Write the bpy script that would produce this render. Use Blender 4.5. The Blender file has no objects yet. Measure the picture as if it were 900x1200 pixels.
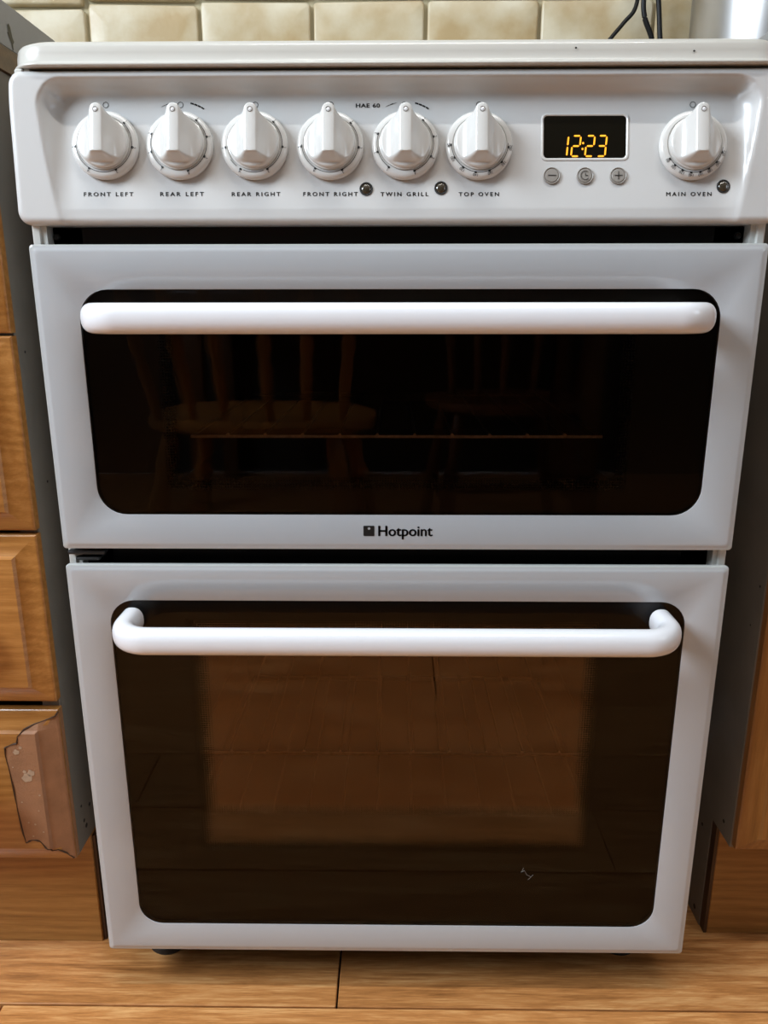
import bpy, bmesh, math, random
from math import sin, cos, pi, sqrt, radians, atan, exp
from mathutils import Vector, Matrix
random.seed(4)
S = bpy.context.scene
COL = S.collection

# ------------------------------------------------------------------ camera, world, lights
cam_d = bpy.data.cameras.new('camera'); cam = bpy.data.objects.new('camera', cam_d); COL.objects.link(cam)
cam_d.sensor_fit = 'VERTICAL'; cam_d.sensor_height = 36.0; cam_d.lens = 901 / 1200 * 36.0; cam_d.clip_start = 0.02
_p, _yaw, _roll = 0.2649, 0.0121, -0.0009
_f = Vector((-sin(_yaw) * cos(_p), cos(_yaw) * cos(_p), -sin(_p)))
_r = Vector((cos(_yaw), sin(_yaw), 0)); _u = _r.cross(_f)
_r2 = _r * cos(_roll) + _u * sin(_roll); _u2 = _u * cos(_roll) - _r * sin(_roll)
_m = Matrix((_r2, _u2, -_f)).transposed().to_4x4(); _m.translation = Vector((-0.0026, -0.6516, 0.71))
cam.matrix_world = _m
S.camera = cam

W = bpy.data.worlds.new('sky'); S.world = W; W.use_nodes = True
_bg = W.node_tree.nodes['Background']; _bg.inputs[0].default_value = (0.62, 0.78, 1.0, 1); _bg.inputs[1].default_value = 2.0

def area(name, loc, target, sx, sy, power, col):
    d = bpy.data.lights.new(name, 'AREA'); d.shape = 'RECTANGLE'; d.size = sx; d.size_y = sy
    d.energy = power; d.color = col
    o = bpy.data.objects.new(name, d); COL.objects.link(o); o.location = loc
    o.rotation_euler = (Vector(target) - Vector(loc)).to_track_quat('-Z', 'Y').to_euler()
    return o
# daylight entering by the window in the left wall, by the one in the right wall, and the ceiling tube
area('window_daylight_left', (-1.52, -0.80, 1.70), (0.0, -0.70, 0.8), 0.85, 0.7, 46, (0.80, 0.90, 1.0))
area('window_daylight_right', (2.02, -1.25, 1.55), (0.0, -1.0, 0.8), 0.8, 0.9, 4, (0.86, 0.93, 1.0))
area('ceiling_tube_light', (0.10, -0.50, 2.28), (0.10, -0.50, 0.0), 1.2, 0.035, 12, (1.0, 0.98, 0.95))

S.view_settings.view_transform = 'Standard'; S.view_settings.look = 'None'
S.view_settings.gamma = 1; S.view_settings.use_curve_mapping = False
S.view_settings.exposure = 0.35

# ------------------------------------------------------------------ materials
def nt(name):
    m = bpy.data.materials.new(name); m.use_nodes = True
    t = m.node_tree; return m, t, t.nodes['Principled BSDF']
def N(t, kind, **kw):
    n = t.nodes.new(kind)
    for k, v in kw.items():
        if k in n.inputs: n.inputs[k].default_value = v
        else: setattr(n, k, v)
    return n
def plain(name, col, rough=0.4, metal=0.0, spec=0.5, noise=0.03, nscale=40, coat=0.0, bump=0.0, bscale=300, emit=None, estr=0):
    m, t, b = nt(name)
    tc = N(t, 'ShaderNodeTexCoord'); nz = N(t, 'ShaderNodeTexNoise'); nz.inputs['Scale'].default_value = nscale; nz.inputs['Detail'].default_value = 3
    t.links.new(tc.outputs['Object'], nz.inputs['Vector'])
    mr = N(t, 'ShaderNodeMapRange'); mr.inputs['To Min'].default_value = 1 - noise; mr.inputs['To Max'].default_value = 1 + noise
    t.links.new(nz.outputs['Fac'], mr.inputs['Value'])
    mx = N(t, 'ShaderNodeVectorMath', operation='SCALE'); mx.inputs[0].default_value = col
    t.links.new(mr.outputs[0], mx.inputs['Scale']); t.links.new(mx.outputs[0], b.inputs['Base Color'])
    b.inputs['Roughness'].default_value = rough; b.inputs['Metallic'].default_value = metal
    b.inputs['Specular IOR Level'].default_value = spec; b.inputs['Coat Weight'].default_value = coat
    b.inputs['Coat Roughness'].default_value = 0.05
    if bump:
        n2 = N(t, 'ShaderNodeTexNoise'); n2.inputs['Scale'].default_value = bscale
        t.links.new(tc.outputs['Object'], n2.inputs['Vector'])
        bp = N(t, 'ShaderNodeBump'); bp.inputs['Strength'].default_value = bump; bp.inputs['Distance'].default_value = 0.001
        t.links.new(n2.outputs['Fac'], bp.inputs['Height']); t.links.new(bp.outputs[0], b.inputs['Normal'])
    if emit: b.inputs['Emission Color'].default_value = (*emit, 1); b.inputs['Emission Strength'].default_value = estr
    return m

def wood(name, c_dark, c_mid, c_light, axis='X', rough=0.35, gscale=1.0, contrast=1.0, coat=0.2, figure=0.5, broad=(3.0, 34, 1.0)):
    """wood with grain running along one axis, different on every object"""
    m, t, b = nt(name)
    tc = N(t, 'ShaderNodeTexCoord'); oi = N(t, 'ShaderNodeObjectInfo')
    off = N(t, 'ShaderNodeVectorMath', operation='SCALE'); off.inputs[0].default_value = (7.3, 3.1, 5.7)
    t.links.new(oi.outputs['Random'], off.inputs['Scale'])
    ad = N(t, 'ShaderNodeVectorMath', operation='ADD')
    t.links.new(tc.outputs['Object'], ad.inputs[0]); t.links.new(off.outputs[0], ad.inputs[1])
    def mapped(long, cross):
        mp = N(t, 'ShaderNodeMapping'); s = {'X': (long, cross, cross), 'Y': (cross, long, cross), 'Z': (cross, cross, long)}[axis]
        mp.inputs['Scale'].default_value = s; t.links.new(ad.outputs[0], mp.inputs['Vector']); return mp
    def noise(long, cross, det, rgh, dist=0.0):
        n = N(t, 'ShaderNodeTexNoise'); n.inputs['Scale'].default_value = 1; n.inputs['Detail'].default_value = det
        n.inputs['Roughness'].default_value = rgh; n.inputs['Distortion'].default_value = dist
        t.links.new(mapped(long * gscale, cross * gscale).outputs[0], n.inputs['Vector']); return n
    a = noise(broad[0], broad[1], 6, 0.7, broad[2])           # broad streaks
    g = noise(9, 150, 4, 0.75, 0.5)           # pores and fine streaks
    f = noise(30, 520, 3, 0.7)                # finest grain
    w = N(t, 'ShaderNodeTexWave', wave_type='RINGS'); w.rings_direction = axis
    w.inputs['Scale'].default_value = 1.0; w.inputs['Distortion'].default_value = 9; w.inputs['Detail'].default_value = 3; w.inputs['Detail Scale'].default_value = 1.4
    t.links.new(mapped(2.4 * gscale, 24 * gscale).outputs[0], w.inputs['Vector'])
    mx = N(t, 'ShaderNodeMix', data_type='FLOAT'); mx.inputs[0].default_value = figure
    t.links.new(a.outputs['Fac'], mx.inputs[2]); t.links.new(w.outputs['Fac'], mx.inputs[3])
    m1 = N(t, 'ShaderNodeMix', data_type='FLOAT'); m1.inputs[0].default_value = 0.5
    t.links.new(mx.outputs[0], m1.inputs[2]); t.links.new(g.outputs['Fac'], m1.inputs[3])
    m2 = N(t, 'ShaderNodeMix', data_type='FLOAT'); m2.inputs[0].default_value = 0.22
    t.links.new(m1.outputs[0], m2.inputs[2]); t.links.new(f.outputs['Fac'], m2.inputs[3])
    cr = N(t, 'ShaderNodeValToRGB'); e = cr.color_ramp.elements
    e[0].position = 0.5 - 0.20 / contrast; e[0].color = (*c_dark, 1); e[1].position = 0.5 + 0.20 / contrast; e[1].color = (*c_light, 1)
    k = cr.color_ramp.elements.new(0.5); k.color = (*c_mid, 1)
    t.links.new(m2.outputs[0], cr.inputs['Fac'])
    mr = N(t, 'ShaderNodeMapRange'); mr.inputs['To Min'].default_value = 0.88; mr.inputs['To Max'].default_value = 1.1
    t.links.new(oi.outputs['Random'], mr.inputs['Value'])
    sc = N(t, 'ShaderNodeVectorMath', operation='SCALE'); t.links.new(cr.outputs[0], sc.inputs[0]); t.links.new(mr.outputs[0], sc.inputs['Scale'])
    t.links.new(sc.outputs[0], b.inputs['Base Color'])
    b.inputs['Roughness'].default_value = rough; b.inputs['Coat Weight'].default_value = coat; b.inputs['Coat Roughness'].default_value = 0.15
    bp = N(t, 'ShaderNodeBump'); bp.inputs['Strength'].default_value = 0.25; bp.inputs['Distance'].default_value = 0.0006
    t.links.new(f.outputs['Fac'], bp.inputs['Height']); t.links.new(bp.outputs[0], b.inputs['Normal'])
    return m

M = {}
M['enamel'] = plain('white_enamel', (0.56, 0.56, 0.55), 0.30, noise=0.015, nscale=12, coat=0.16)
M['lid'] = plain('ivory_enamel', (0.51, 0.495, 0.45), 0.28, noise=0.02, nscale=9, coat=0.2)
M['knob'] = plain('white_knob_plastic', (0.61, 0.605, 0.58), 0.18, noise=0.01, coat=0.3)
M['doorglass'] = plain('white_backed_glass', (0.445, 0.46, 0.475), 0.12, noise=0.02, nscale=7, coat=0.6)
M['glassedge'] = plain('glass_edge', (0.45, 0.47, 0.46), 0.15, coat=0.5)
M['handle'] = plain('white_handle_plastic', (0.78, 0.79, 0.82), 0.17, noise=0.01, coat=0.4)
M['black'] = plain('black_enamel', (0.004, 0.004, 0.004), 0.35, spec=0.3)
M['rubber'] = plain('black_rubber', (0.012, 0.012, 0.012), 0.6)
M['steelwhite'] = plain('white_painted_steel', (0.62, 0.62, 0.58), 0.35)
M['print'] = plain('black_print', (0.012, 0.012, 0.012), 0.5, spec=0.3)
M['lens'] = plain('smoky_lens', (0.045, 0.035, 0.022), 0.15, coat=1.0, noise=0.3, nscale=500)
M['button'] = plain('taupe_button_plastic', (0.27, 0.25, 0.225), 0.35)
M['displayglass'] = plain('display_glass', (0.005, 0.004, 0.002), 0.15, spec=0.2)
M['digit'] = plain('amber_digit', (0.5, 0.2, 0.0), 0.5, emit=(1.0, 0.36, 0.02), estr=1.1)
M['cavity'] = plain('dark_oven_enamel', (0.045, 0.024, 0.013), 0.45, noise=0.4, nscale=14)
M['topcavity'] = plain('black_oven_enamel', (0.010, 0.008, 0.006), 0.5, noise=0.2, nscale=14)
M['chrome'] = plain('shaded_chrome_wire', (0.14, 0.12, 0.10), 0.35, metal=1.0, noise=0.5, nscale=160)  # cross wires: chrome darkened in colour so they stay dim inside the oven
M['wire'] = plain('lit_chrome_wire', (0.95, 0.88, 0.78), 0.3, metal=0.2, noise=0.6, nscale=220)  # front bar: same wire lightened in colour, as if catching the light
M['melamine'] = plain('shaded_white_melamine', (0.20, 0.18, 0.155), 0.5, noise=0.25, nscale=18, bump=0.1)  # white board, with the shade of the cooker gap put into its colour
M['hole'] = plain('screw_hole_dark', (0.015, 0.012, 0.01), 0.7)
M['worktop'] = plain('grey_worktop_strip', (0.26, 0.26, 0.26), 0.4, noise=0.05, nscale=60)
M['grease'] = plain('greasy_mark', (0.03, 0.028, 0.015), 0.45, noise=0.5, nscale=200)
M['cable'] = plain('black_cable', (0.004, 0.004, 0.004), 0.5, spec=0.25)
M['brushed'] = plain('brushed_steel', (0.46, 0.45, 0.44), 0.34, metal=1.0, noise=0.06, nscale=30)
M['grout'] = plain('beige_grout', (0.42, 0.37, 0.24), 0.8, noise=0.12, nscale=40, bump=0.4, bscale=200)
M['wall'] = plain('cream_wall_paint', (0.42, 0.41, 0.39), 0.7, noise=0.03, nscale=4)
M['darkwall'] = plain('dark_brown_paint', (0.030, 0.022, 0.017), 0.6)
M['ceiling'] = plain('white_ceiling_paint', (0.60, 0.59, 0.56), 0.8)
M['frame'] = plain('white_window_frame', (0.75, 0.75, 0.75), 0.4)
M['creamknob'] = plain('pale_cream_knob', (0.72, 0.60, 0.38), 0.35, noise=0.05)
M['mdf'] = plain('bare_brown_board', (0.31, 0.15, 0.075), 0.55, noise=0.3, nscale=60, bump=0.35, bscale=500)
M['foiledge'] = plain('torn_foil_edge', (0.05, 0.02, 0.007), 0.5)
M['dust'] = plain('pale_dust_blotch', (0.42, 0.29, 0.19), 0.7, noise=0.25, nscale=300)
M['foil'] = wood('oak_foil', (0.24, 0.090, 0.016), (0.40, 0.17, 0.040), (0.55, 0.27, 0.08), 'X', 0.3, 1.3, 0.9, 0.4, 0.25)
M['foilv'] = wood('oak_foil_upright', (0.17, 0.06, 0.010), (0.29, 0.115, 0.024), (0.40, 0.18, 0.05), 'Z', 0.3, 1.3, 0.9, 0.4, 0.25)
M['plinth'] = wood('oak_plinth', (0.20, 0.080, 0.014), (0.35, 0.16, 0.036), (0.48, 0.24, 0.065), 'X', 0.45, 1.1, 0.9, 0.1, 0.3)
M['plank'] = wood('oak_laminate', (0.24, 0.090, 0.024), (0.55, 0.235, 0.072), (0.86, 0.49, 0.20), 'X', 0.30, 1.0, 1.3, 0.25, 0.15, (4.0, 20, 1.8))
M['chairwood'] = wood('pine_chair_wood', (0.22, 0.085, 0.018), (0.34, 0.145, 0.035), (0.44, 0.20, 0.06), 'Z', 0.3, 1.0, 0.8, 0.4, 0.3)
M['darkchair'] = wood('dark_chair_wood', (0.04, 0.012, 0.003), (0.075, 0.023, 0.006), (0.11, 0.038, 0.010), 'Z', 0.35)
M['tablewood'] = wood('dark_table_wood', (0.05, 0.02, 0.008), (0.09, 0.04, 0.015), (0.13, 0.06, 0.02), 'X', 0.35)

def tile_mat():
    m, t, b = nt('stone_tile')
    tc = N(t, 'ShaderNodeTexCoord'); oi = N(t, 'ShaderNodeObjectInfo')
    off = N(t, 'ShaderNodeVectorMath', operation='SCALE'); off.inputs[0].default_value = (9, 4, 6); t.links.new(oi.outputs['Random'], off.inputs['Scale'])
    ad = N(t, 'ShaderNodeVectorMath', operation='ADD'); t.links.new(tc.outputs['Object'], ad.inputs[0]); t.links.new(off.outputs[0], ad.inputs[1])
    n1 = N(t, 'ShaderNodeTexNoise'); n1.inputs['Scale'].default_value = 11; n1.inputs['Detail'].default_value = 5; t.links.new(ad.outputs[0], n1.inputs['Vector'])
    cr = N(t, 'ShaderNodeValToRGB'); e = cr.color_ramp.elements
    e[0].position = 0.36; e[0].color = (0.42, 0.31, 0.16, 1); e[1].position = 0.62; e[1].color = (0.60, 0.54, 0.40, 1)
    k = cr.color_ramp.elements.new(0.5); k.color = (0.52, 0.44, 0.29, 1)
    t.links.new(n1.outputs['Fac'], cr.inputs['Fac']); t.links.new(cr.outputs[0], b.inputs['Base Color'])
    b.inputs['Roughness'].default_value = 0.4
    n2 = N(t, 'ShaderNodeTexNoise'); n2.inputs['Scale'].default_value = 60; t.links.new(ad.outputs[0], n2.inputs['Vector'])
    bp = N(t, 'ShaderNodeBump'); bp.inputs['Strength'].default_value = 0.3; bp.inputs['Distance'].default_value = 0.002
    t.links.new(n2.outputs['Fac'], bp.inputs['Height']); t.links.new(bp.outputs[0], b.inputs['Normal'])
    return m
M['tile'] = tile_mat()

def pane_mat(name, tint, refl):
    """oven glass: clear tinted sheet with its natural mirror reflection"""
    m = bpy.data.materials.new(name); m.use_nodes = True; t = m.node_tree; t.nodes.clear()
    o = t.nodes.new('ShaderNodeOutputMaterial'); tr = t.nodes.new('ShaderNodeBsdfTransparent'); tr.inputs[0].default_value = (*tint, 1)
    g = t.nodes.new('ShaderNodeBsdfGlossy'); g.inputs['Roughness'].default_value = 0.0; g.inputs['Color'].default_value = (refl * 0.96, refl * 0.98, refl * 1.04, 1) if refl < 0.9 else (refl, refl * 0.95, refl * 0.9, 1)
    fr = t.nodes.new('ShaderNodeFresnel'); fr.inputs[0].default_value = 1.5
    mx = t.nodes.new('ShaderNodeMixShader')
    t.links.new(fr.outputs[0], mx.inputs[0]); t.links.new(tr.outputs[0], mx.inputs[1]); t.links.new(g.outputs[0], mx.inputs[2]); t.links.new(mx.outputs[0], o.inputs[0])
    return m
M['pane'] = pane_mat('smoked_oven_glass', (0.92, 0.86, 0.80), 0.34)
M['midpane'] = pane_mat('middle_oven_glass', (0.94, 0.88, 0.82), 0.50)
M['innerpane'] = pane_mat('inner_oven_glass', (0.92, 0.82, 0.76), 1.1)
M['windowpane'] = pane_mat('clear_window_glass', (0.97, 0.98, 0.98), 0.89)

# ------------------------------------------------------------------ builders
def link(name, me, mat, parent=None):
    """link mesh data given in scene coordinates; under a parent it becomes local to that parent"""
    o = bpy.data.objects.new(name, me); COL.objects.link(o)
    if mat: me.materials.append(mat)
    if parent:
        w = parent.get('_w'); w = Vector(w) if w else Vector((0, 0, 0))
        me.transform(Matrix.Translation(-w)); o.parent = parent; o['_w'] = tuple(w)
    return o
def finish(bm, name, smooth=True, angle=35):
    bmesh.ops.remove_doubles(bm, verts=bm.verts, dist=1e-6)
    bmesh.ops.recalc_face_normals(bm, faces=bm.faces)
    me = bpy.data.meshes.new(name); bm.to_mesh(me); bm.free()
    if smooth:
        me.polygons.foreach_set('use_smooth', [True] * len(me.polygons))
        me.set_sharp_from_angle(angle=radians(angle))
    return me
def obj(name, bm, mat, parent=None, smooth=True, angle=35):
    return link(name, finish(bm, name, smooth, angle), mat, parent)
def thing(name, loc, label, cat, group=None):
    o = bpy.data.objects.new(name, None); COL.objects.link(o); o.location = loc; o.empty_display_size = 0.05
    o['label'] = label; o['category'] = cat; o['_w'] = tuple(loc)
    if group: o['group'] = group
    return o
def box(bm, x0, x1, y0, y1, z0, z1, bev=0.0, seg=2):
    vs = [bm.verts.new((x, y, z)) for x in (x0, x1) for y in (y0, y1) for z in (z0, z1)]
    fs = [bm.faces.new([vs[i] for i in q]) for q in ((0, 1, 3, 2), (4, 6, 7, 5), (0, 4, 5, 1), (2, 3, 7, 6), (0, 2, 6, 4), (1, 5, 7, 3))]
    if bev:
        es = list({e for f in fs for e in f.edges})
        bmesh.ops.bevel(bm, geom=es, offset=bev, segments=seg, profile=0.5, affect='EDGES')
    return bm
def bbox(*a, **k): return box(bmesh.new(), *a, **k)
def rrect(x0, x1, z0, z1, r, n=8):
    pts = []
    for cx, cz, a0 in ((x1 - r, z1 - r, 0), (x0 + r, z1 - r, 90), (x0 + r, z0 + r, 180), (x1 - r, z0 + r, 270)):
        for i in range(n + 1):
            a = radians(a0 + 90 * i / n); pts.append((cx + r * cos(a), cz + r * sin(a)))
    return pts
def loft(bm, rings, cap0=True, cap1=True, closed=True):
    R_ = [[bm.verts.new(p) for p in r] for r in rings]
    n = len(R_[0])
    for a, b in zip(R_, R_[1:]):
        for i in range(n if closed else n - 1):
            j = (i + 1) % n
            try: bm.faces.new((a[i], a[j], b[j], b[i]))
            except ValueError: pass
    if cap0: bm.faces.new(R_[0][::-1])
    if cap1: bm.faces.new(R_[-1])
    return R_
def tube(bm, pts, rad, n=10, cap=True, rz=None):
    """sweep an ellipse (rad wide, rz high) along a path"""
    rings = []; pts = [Vector(p) for p in pts]; up = Vector((0, 0, 1))
    for i, p in enumerate(pts):
        d = (pts[min(i + 1, len(pts) - 1)] - pts[max(i - 1, 0)]).normalized()
        u = up if abs(d.dot(up)) < 0.95 else Vector((0, 1, 0))
        s = d.cross(u).normalized(); v = s.cross(d).normalized()
        rr = rad[i] if isinstance(rad, (list, tuple)) else rad; rv = rr if rz is None else rz
        rings.append([p + s * rr * cos(2 * pi * k / n) + v * rv * sin(2 * pi * k / n) for k in range(n)])
    loft(bm, rings, cap, cap); return bm
def lathe(bm, prof, org=(0, 0, 0), M4=None, n=48):
    """profile of (radius, height); turned about local +Z, then placed by M4"""
    rings = []
    for r, h in prof:
        rings.append([(M4 @ Vector((r * cos(2 * pi * k / n), r * sin(2 * pi * k / n), h)) if M4 else Vector((org[0] + r * cos(2 * pi * k / n), org[1] + r * sin(2 * pi * k / n), org[2] + h))) for k in range(n)])
    loft(bm, rings, prof[0][0] > 1e-6, prof[-1][0] > 1e-6); return bm
def text_mesh(txt, height, width=None, bold=0.0, place=None, spacing=1.0):
    """flat lettering; place(u, v) maps text coordinates (centred, in metres) onto a surface"""
    c = bpy.data.curves.new('text', 'FONT'); c.body = txt; c.size = 1.0; c.offset = bold; c.resolution_u = 3
    c.space_character = spacing; c.fill_mode = 'FRONT'
    o = bpy.data.objects.new('text', c); COL.objects.link(o)
    bpy.context.view_layer.update()
    me = bpy.data.meshes.new_from_object(o.evaluated_get(bpy.context.evaluated_depsgraph_get()))
    bpy.data.objects.remove(o); bpy.data.curves.remove(c)
    xs = [v.co.x for v in me.vertices]; ys = [v.co.y for v in me.vertices]
    x0, x1, y1 = min(xs), max(xs), max(ys); y0 = 0.0 if any(ch in 'pqgyj' for ch in txt) else min(ys)
    sy = height / (y1 - y0); sx = width / (x1 - x0) if width else sy
    for v in me.vertices:
        v.co = place((v.co.x - (x0 + x1) / 2) * sx, (v.co.y - (y0 + y1) / 2) * sy)
    return me
def embolden(me, d, name='text'):
    """thicken strokes by laying shifted copies side by side"""
    bm = bmesh.new()
    for dx, dy in ((-d, 0), (0, 0), (d, 0), (0, d * 0.6), (0, -d * 0.6)):
        c = me.copy(); c.transform(Matrix.Translation((dx, 0, dy))); bm.from_mesh(c); bpy.data.meshes.remove(c)
    bpy.data.meshes.remove(me); m = bpy.data.meshes.new(name); bm.to_mesh(m); bm.free(); return m
def merge(meshes, name):
    bm = bmesh.new()
    for me in meshes: bm.from_mesh(me); bpy.data.meshes.remove(me)
    m = bpy.data.meshes.new(name); bm.to_mesh(m); bm.free(); return m
def sstep(a, b, x):
    t = min(1, max(0, (x - a) / (b - a))); return t * t * (3 - 2 * t)

# ------------------------------------------------------------------ setting
def struct(name, bm, mat, parent=None):
    o = obj(name, bm, mat, parent, smooth=False)
    if parent is None: o['kind'] = 'structure'
    return o
XL, XR, YB, YF, ZC = -1.6, 2.1, 0.57, -2.6, 2.35
floor = struct('floor', bbox(XL, XR, YF, YB, -0.03, -0.011), M['black'])
seams = [0.56, 0.42, 0.28, 0.14, -0.012, -0.188, -0.315, -0.455, -0.642, -0.81, -0.95, -1.09, -1.23, -1.37, -1.51, -1.65, -1.79, -1.93, -2.07, -2.21, -2.35, -2.49, -2.6]
forced = {3: [-0.0605], 5: [0.288], 6: [-0.38], 8: [0.08], 7: [0.62]}
rows = list(zip(seams, seams[1:]))
k_ = 0
for i, (ya, yb) in enumerate(rows):
    cuts = forced.get(i, [random.uniform(-1.0, 0.9)])
    c0 = cuts[0]; xs = [XL]; x = c0 - 1.2 * 3
    while x < XR - 0.05:
        if x > XL + 0.05: xs.append(x)
        x += 1.2
    xs.append(XR)
    for xa, xb in zip(xs, xs[1:]):
        b = bbox(xa + 0.0010, xb - 0.0010, yb + 0.0010, ya - 0.0010, -0.011, random.uniform(-0.0004, 0.0), bev=0.0009, seg=1)
        struct('plank', b, M['plank'], floor)

wall_back = struct('wall_back', bbox(XL, XR, YB + 0.010, YB + 0.12, 0, ZC), M['grout'])
pitch = 0.1595
tile_meshes = []
for v in range(5):
    bm = bmesh.new(); g = 0.0028; w = pitch / 2 - g
    rings = []
    base = rrect(-w, w, -w, w, 0.004, 2)
    jit = [random.uniform(-0.0010, 0.0010) for _ in base]
    for ins, y in ((0, 0.012), (0, 0.003), (0.0010, 0.0008), (0.003, 0.0), (0.03, 0.0004)):
        rings.append([(px * (1 - (ins + j) / w), y, pz * (1 - (ins + j) / w)) for (px, pz), j in zip(base, jit)])
    loft(bm, rings, False, True)
    me = finish(bm, 'tile', True, 50); me.materials.append(M['tile']); tile_meshes.append(me)
zrow = 1.113 - pitch / 2
for r_ in range(-1, 3):
    for c_ in range(-7, 12):
        o = bpy.data.objects.new('tile', tile_meshes[random.randrange(5)]); COL.objects.link(o); o.parent = wall_back
        x = -0.4371 + pitch / 2 + c_ * pitch
        if not (XL + 0.1 < x < XR - 0.1): continue
        o.location = (x, YB, zrow + r_ * pitch + 0.009 * (1 - exp(-max(0, x + 0.52) * 6)) - 0.001)
        o.rotation_euler = (random.uniform(-0.006, 0.006), random.uniform(-0.008, 0.008), 0)
for o in [o for o in COL.objects if o.name.startswith('tile') and o.location.z < 0.2]: bpy.data.objects.remove(o)

# left wall with a window opening Y -1.6..-0.3, z 1.05..2.05 ; right wall with an opening too
def wall_x(name, x, t, oy0, oy1, oz0, oz1):
    bm = bmesh.new(); xa, xb = sorted((x, x + t))
    box(bm, xa, xb, YF, YB + 0.12, 0, oz0); box(bm, xa, xb, YF, YB + 0.12, oz1, ZC)
    box(bm, xa, xb, YF, oy0, oz0, oz1); box(bm, xa, xb, oy1, YB + 0.12, oz0, oz1)
    return struct(name, bm, M['wall'])
wall_x('wall_left', XL, -0.12, -1.45, -0.15, 1.2, 2.2)
wall_x('wall_right', XR, 0.12, -1.65, -0.85, 1.1, 2.0)
def window(name, x, y0, y1, z0, z1):
    bm = bmesh.new(); xa, xb = x - 0.03, x + 0.03; f = 0.05
    box(bm, xa, xb, y0, y1, z0, z0 + f); box(bm, xa, xb, y0, y1, z1 - f, z1)
    box(bm, xa, xb, y0, y0 + f, z0 + f, z1 - f); box(bm, xa, xb, y1 - f, y1, z0 + f, z1 - f)
    m_ = (y0 + y1) / 2; box(bm, xa, xb, m_ - 0.03, m_ + 0.03, z0 + f, z1 - f)
    w = struct(name, bm, M['frame'])
    struct('pane', bbox(x - 0.003, x + 0.003, y0 + f, m_ - 0.03, z0 + f, z1 - f), M['windowpane'], w)
    struct('pane', bbox(x - 0.003, x + 0.003, m_ + 0.03, y1 - f, z0 + f, z1 - f), M['windowpane'], w)
window('window_1', XL - 0.06, -1.45, -0.15, 1.2, 2.2)
window('window_2', XR + 0.06, -1.65, -0.85, 1.1, 2.0)
struct('wall_front', bbox(XL - 0.12, XR + 0.12, YF - 0.12, YF, 0, ZC), M['darkwall'])
struct('ceiling', bbox(XL - 0.12, XR + 0.12, YF - 0.12, YB + 0.12, ZC, ZC + 0.1), M['ceiling'])

# ------------------------------------------------------------------ the cooker
cooker = thing('cooker', (0, 0.28, 0.0), 'white freestanding double oven cooker between the two wooden kitchen units', 'cooker')
def yb_(z): return 0.008 * (z - 0.7714) / 0.1127
def recess(x, z):
    """depth of the control panel's sunken face behind its rim"""
    D = 0.0025 + 0.0135 * min(1, max(0, (z - 0.783) / 0.082))
    xc = 0.2825 - 0.010 * max(0, (0.8815 - z) / 0.10) ** 1.6
    wallw = 0.017
    dx = xc - abs(x); dz = 0.8800 - z
    # rounded corner of the recess
    rc = 0.022
    if dx < rc and dz < rc: d = rc - sqrt((rc - dx) ** 2 + (rc - dz) ** 2)
    else: d = min(dx, dz)
    t = min(1, max(0, d / (wallw if dx < dz else 0.0125)))
    return D * (1 - (1 - t) ** 2.2) * sstep(0, 0.22, t)
def panel_y(x, z): return yb_(z) + recess(x, z)
def on_panel(x, z, lift=0.00025): return Vector((x, panel_y(x, z) - lift, z))

# body behind the doors
bd = bmesh.new()
for sx in (-1, 1):
    box(bd, min(sx * 0.2905, sx * 0.2975), max(sx * 0.2905, sx * 0.2975), 0.010, 0.56, 0.064, 0.886, bev=0.001, seg=1)
    box(bd, min(sx * 0.2862, sx * 0.2905), max(sx * 0.2862, sx * 0.2905), 0.012, 0.024, 0.064, 0.886)
box(bd, -0.2905, 0.2905, 0.548, 0.56, 0.045, 0.886)
obj('body', bd, M['steelwhite'], cooker, smooth=False)
bf = bmesh.new()
box(bf, -0.2855, 0.2855, 0.024, 0.030, 0.725, 0.775); box(bf, -0.2903, 0.2903, 0.024, 0.055, 0.475, 0.510); box(bf, -0.2903, 0.2903, 0.024, 0.06, 0.046, 0.10)
box(bf, -0.2903, -0.262, 0.024, 0.03, 0.05, 0.77); box(bf, 0.262, 0.2903, 0.024, 0.03, 0.05, 0.77)
box(bf, -0.2903, 0.2903, 0.03, 0.54, 0.770, 0.775); box(bf, -0.2903, 0.2903, 0.055, 0.54, 0.488, 0.494); box(bf, -0.2903, 0.2903, 0.03, 0.54, 0.046, 0.05)
obj('front_frame', bf, M['black'], cooker, smooth=False)['label'] = 'black frame showing between the doors'
b = bbox(-0.296, -0.262, 0.004, 0.014, 0.4915, 0.4955, bev=0.0015); box(b, -0.29, -0.268, 0.006, 0.024, 0.4855, 0.4885, bev=0.001)
obj('door_seal', b, M['rubber'], cooker)
for sx in (-0.283, 0.281):
    sc_ = bmesh.new(); lathe(sc_, [(0.0001, 0.003), (0.002, 0.0026), (0.003, 0.001), (0.003, 0)], M4=Matrix.Translation((sx, 0.024, 0.7635)) @ Matrix.Rotation(pi / 2, 4, 'X'), n=14)
    obj('screw', sc_, M['rubber'], cooker)

# lid
bm = bmesh.new()
def plan(z, ins, rr=0.026):
    return [(x, y, z) for x, y in rrect(-0.3060 + max(ins, 0.0034), 0.3060 - max(ins, 0.0034), 0.004 + ins, 0.555, rr + ins * 0.8, 10)]
prof = [(0.8862, 0.004), (0.8864, 0.0005), (0.8872, 0.0), (0.8882, 0.0003), (0.8890, 0.0016), (0.8905, 0.0028), (0.8960, 0.0034), (0.9005, 0.0040), (0.9030, 0.0052), (0.9046, 0.0075), (0.9053, 0.0115), (0.9055, 0.02)]
loft(bm, [plan(z, i) for z, i in prof])
obj('lid', bm, M['lid'], cooker, angle=60)['label'] = 'ivory hinged lid over the hob, closed'

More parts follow.
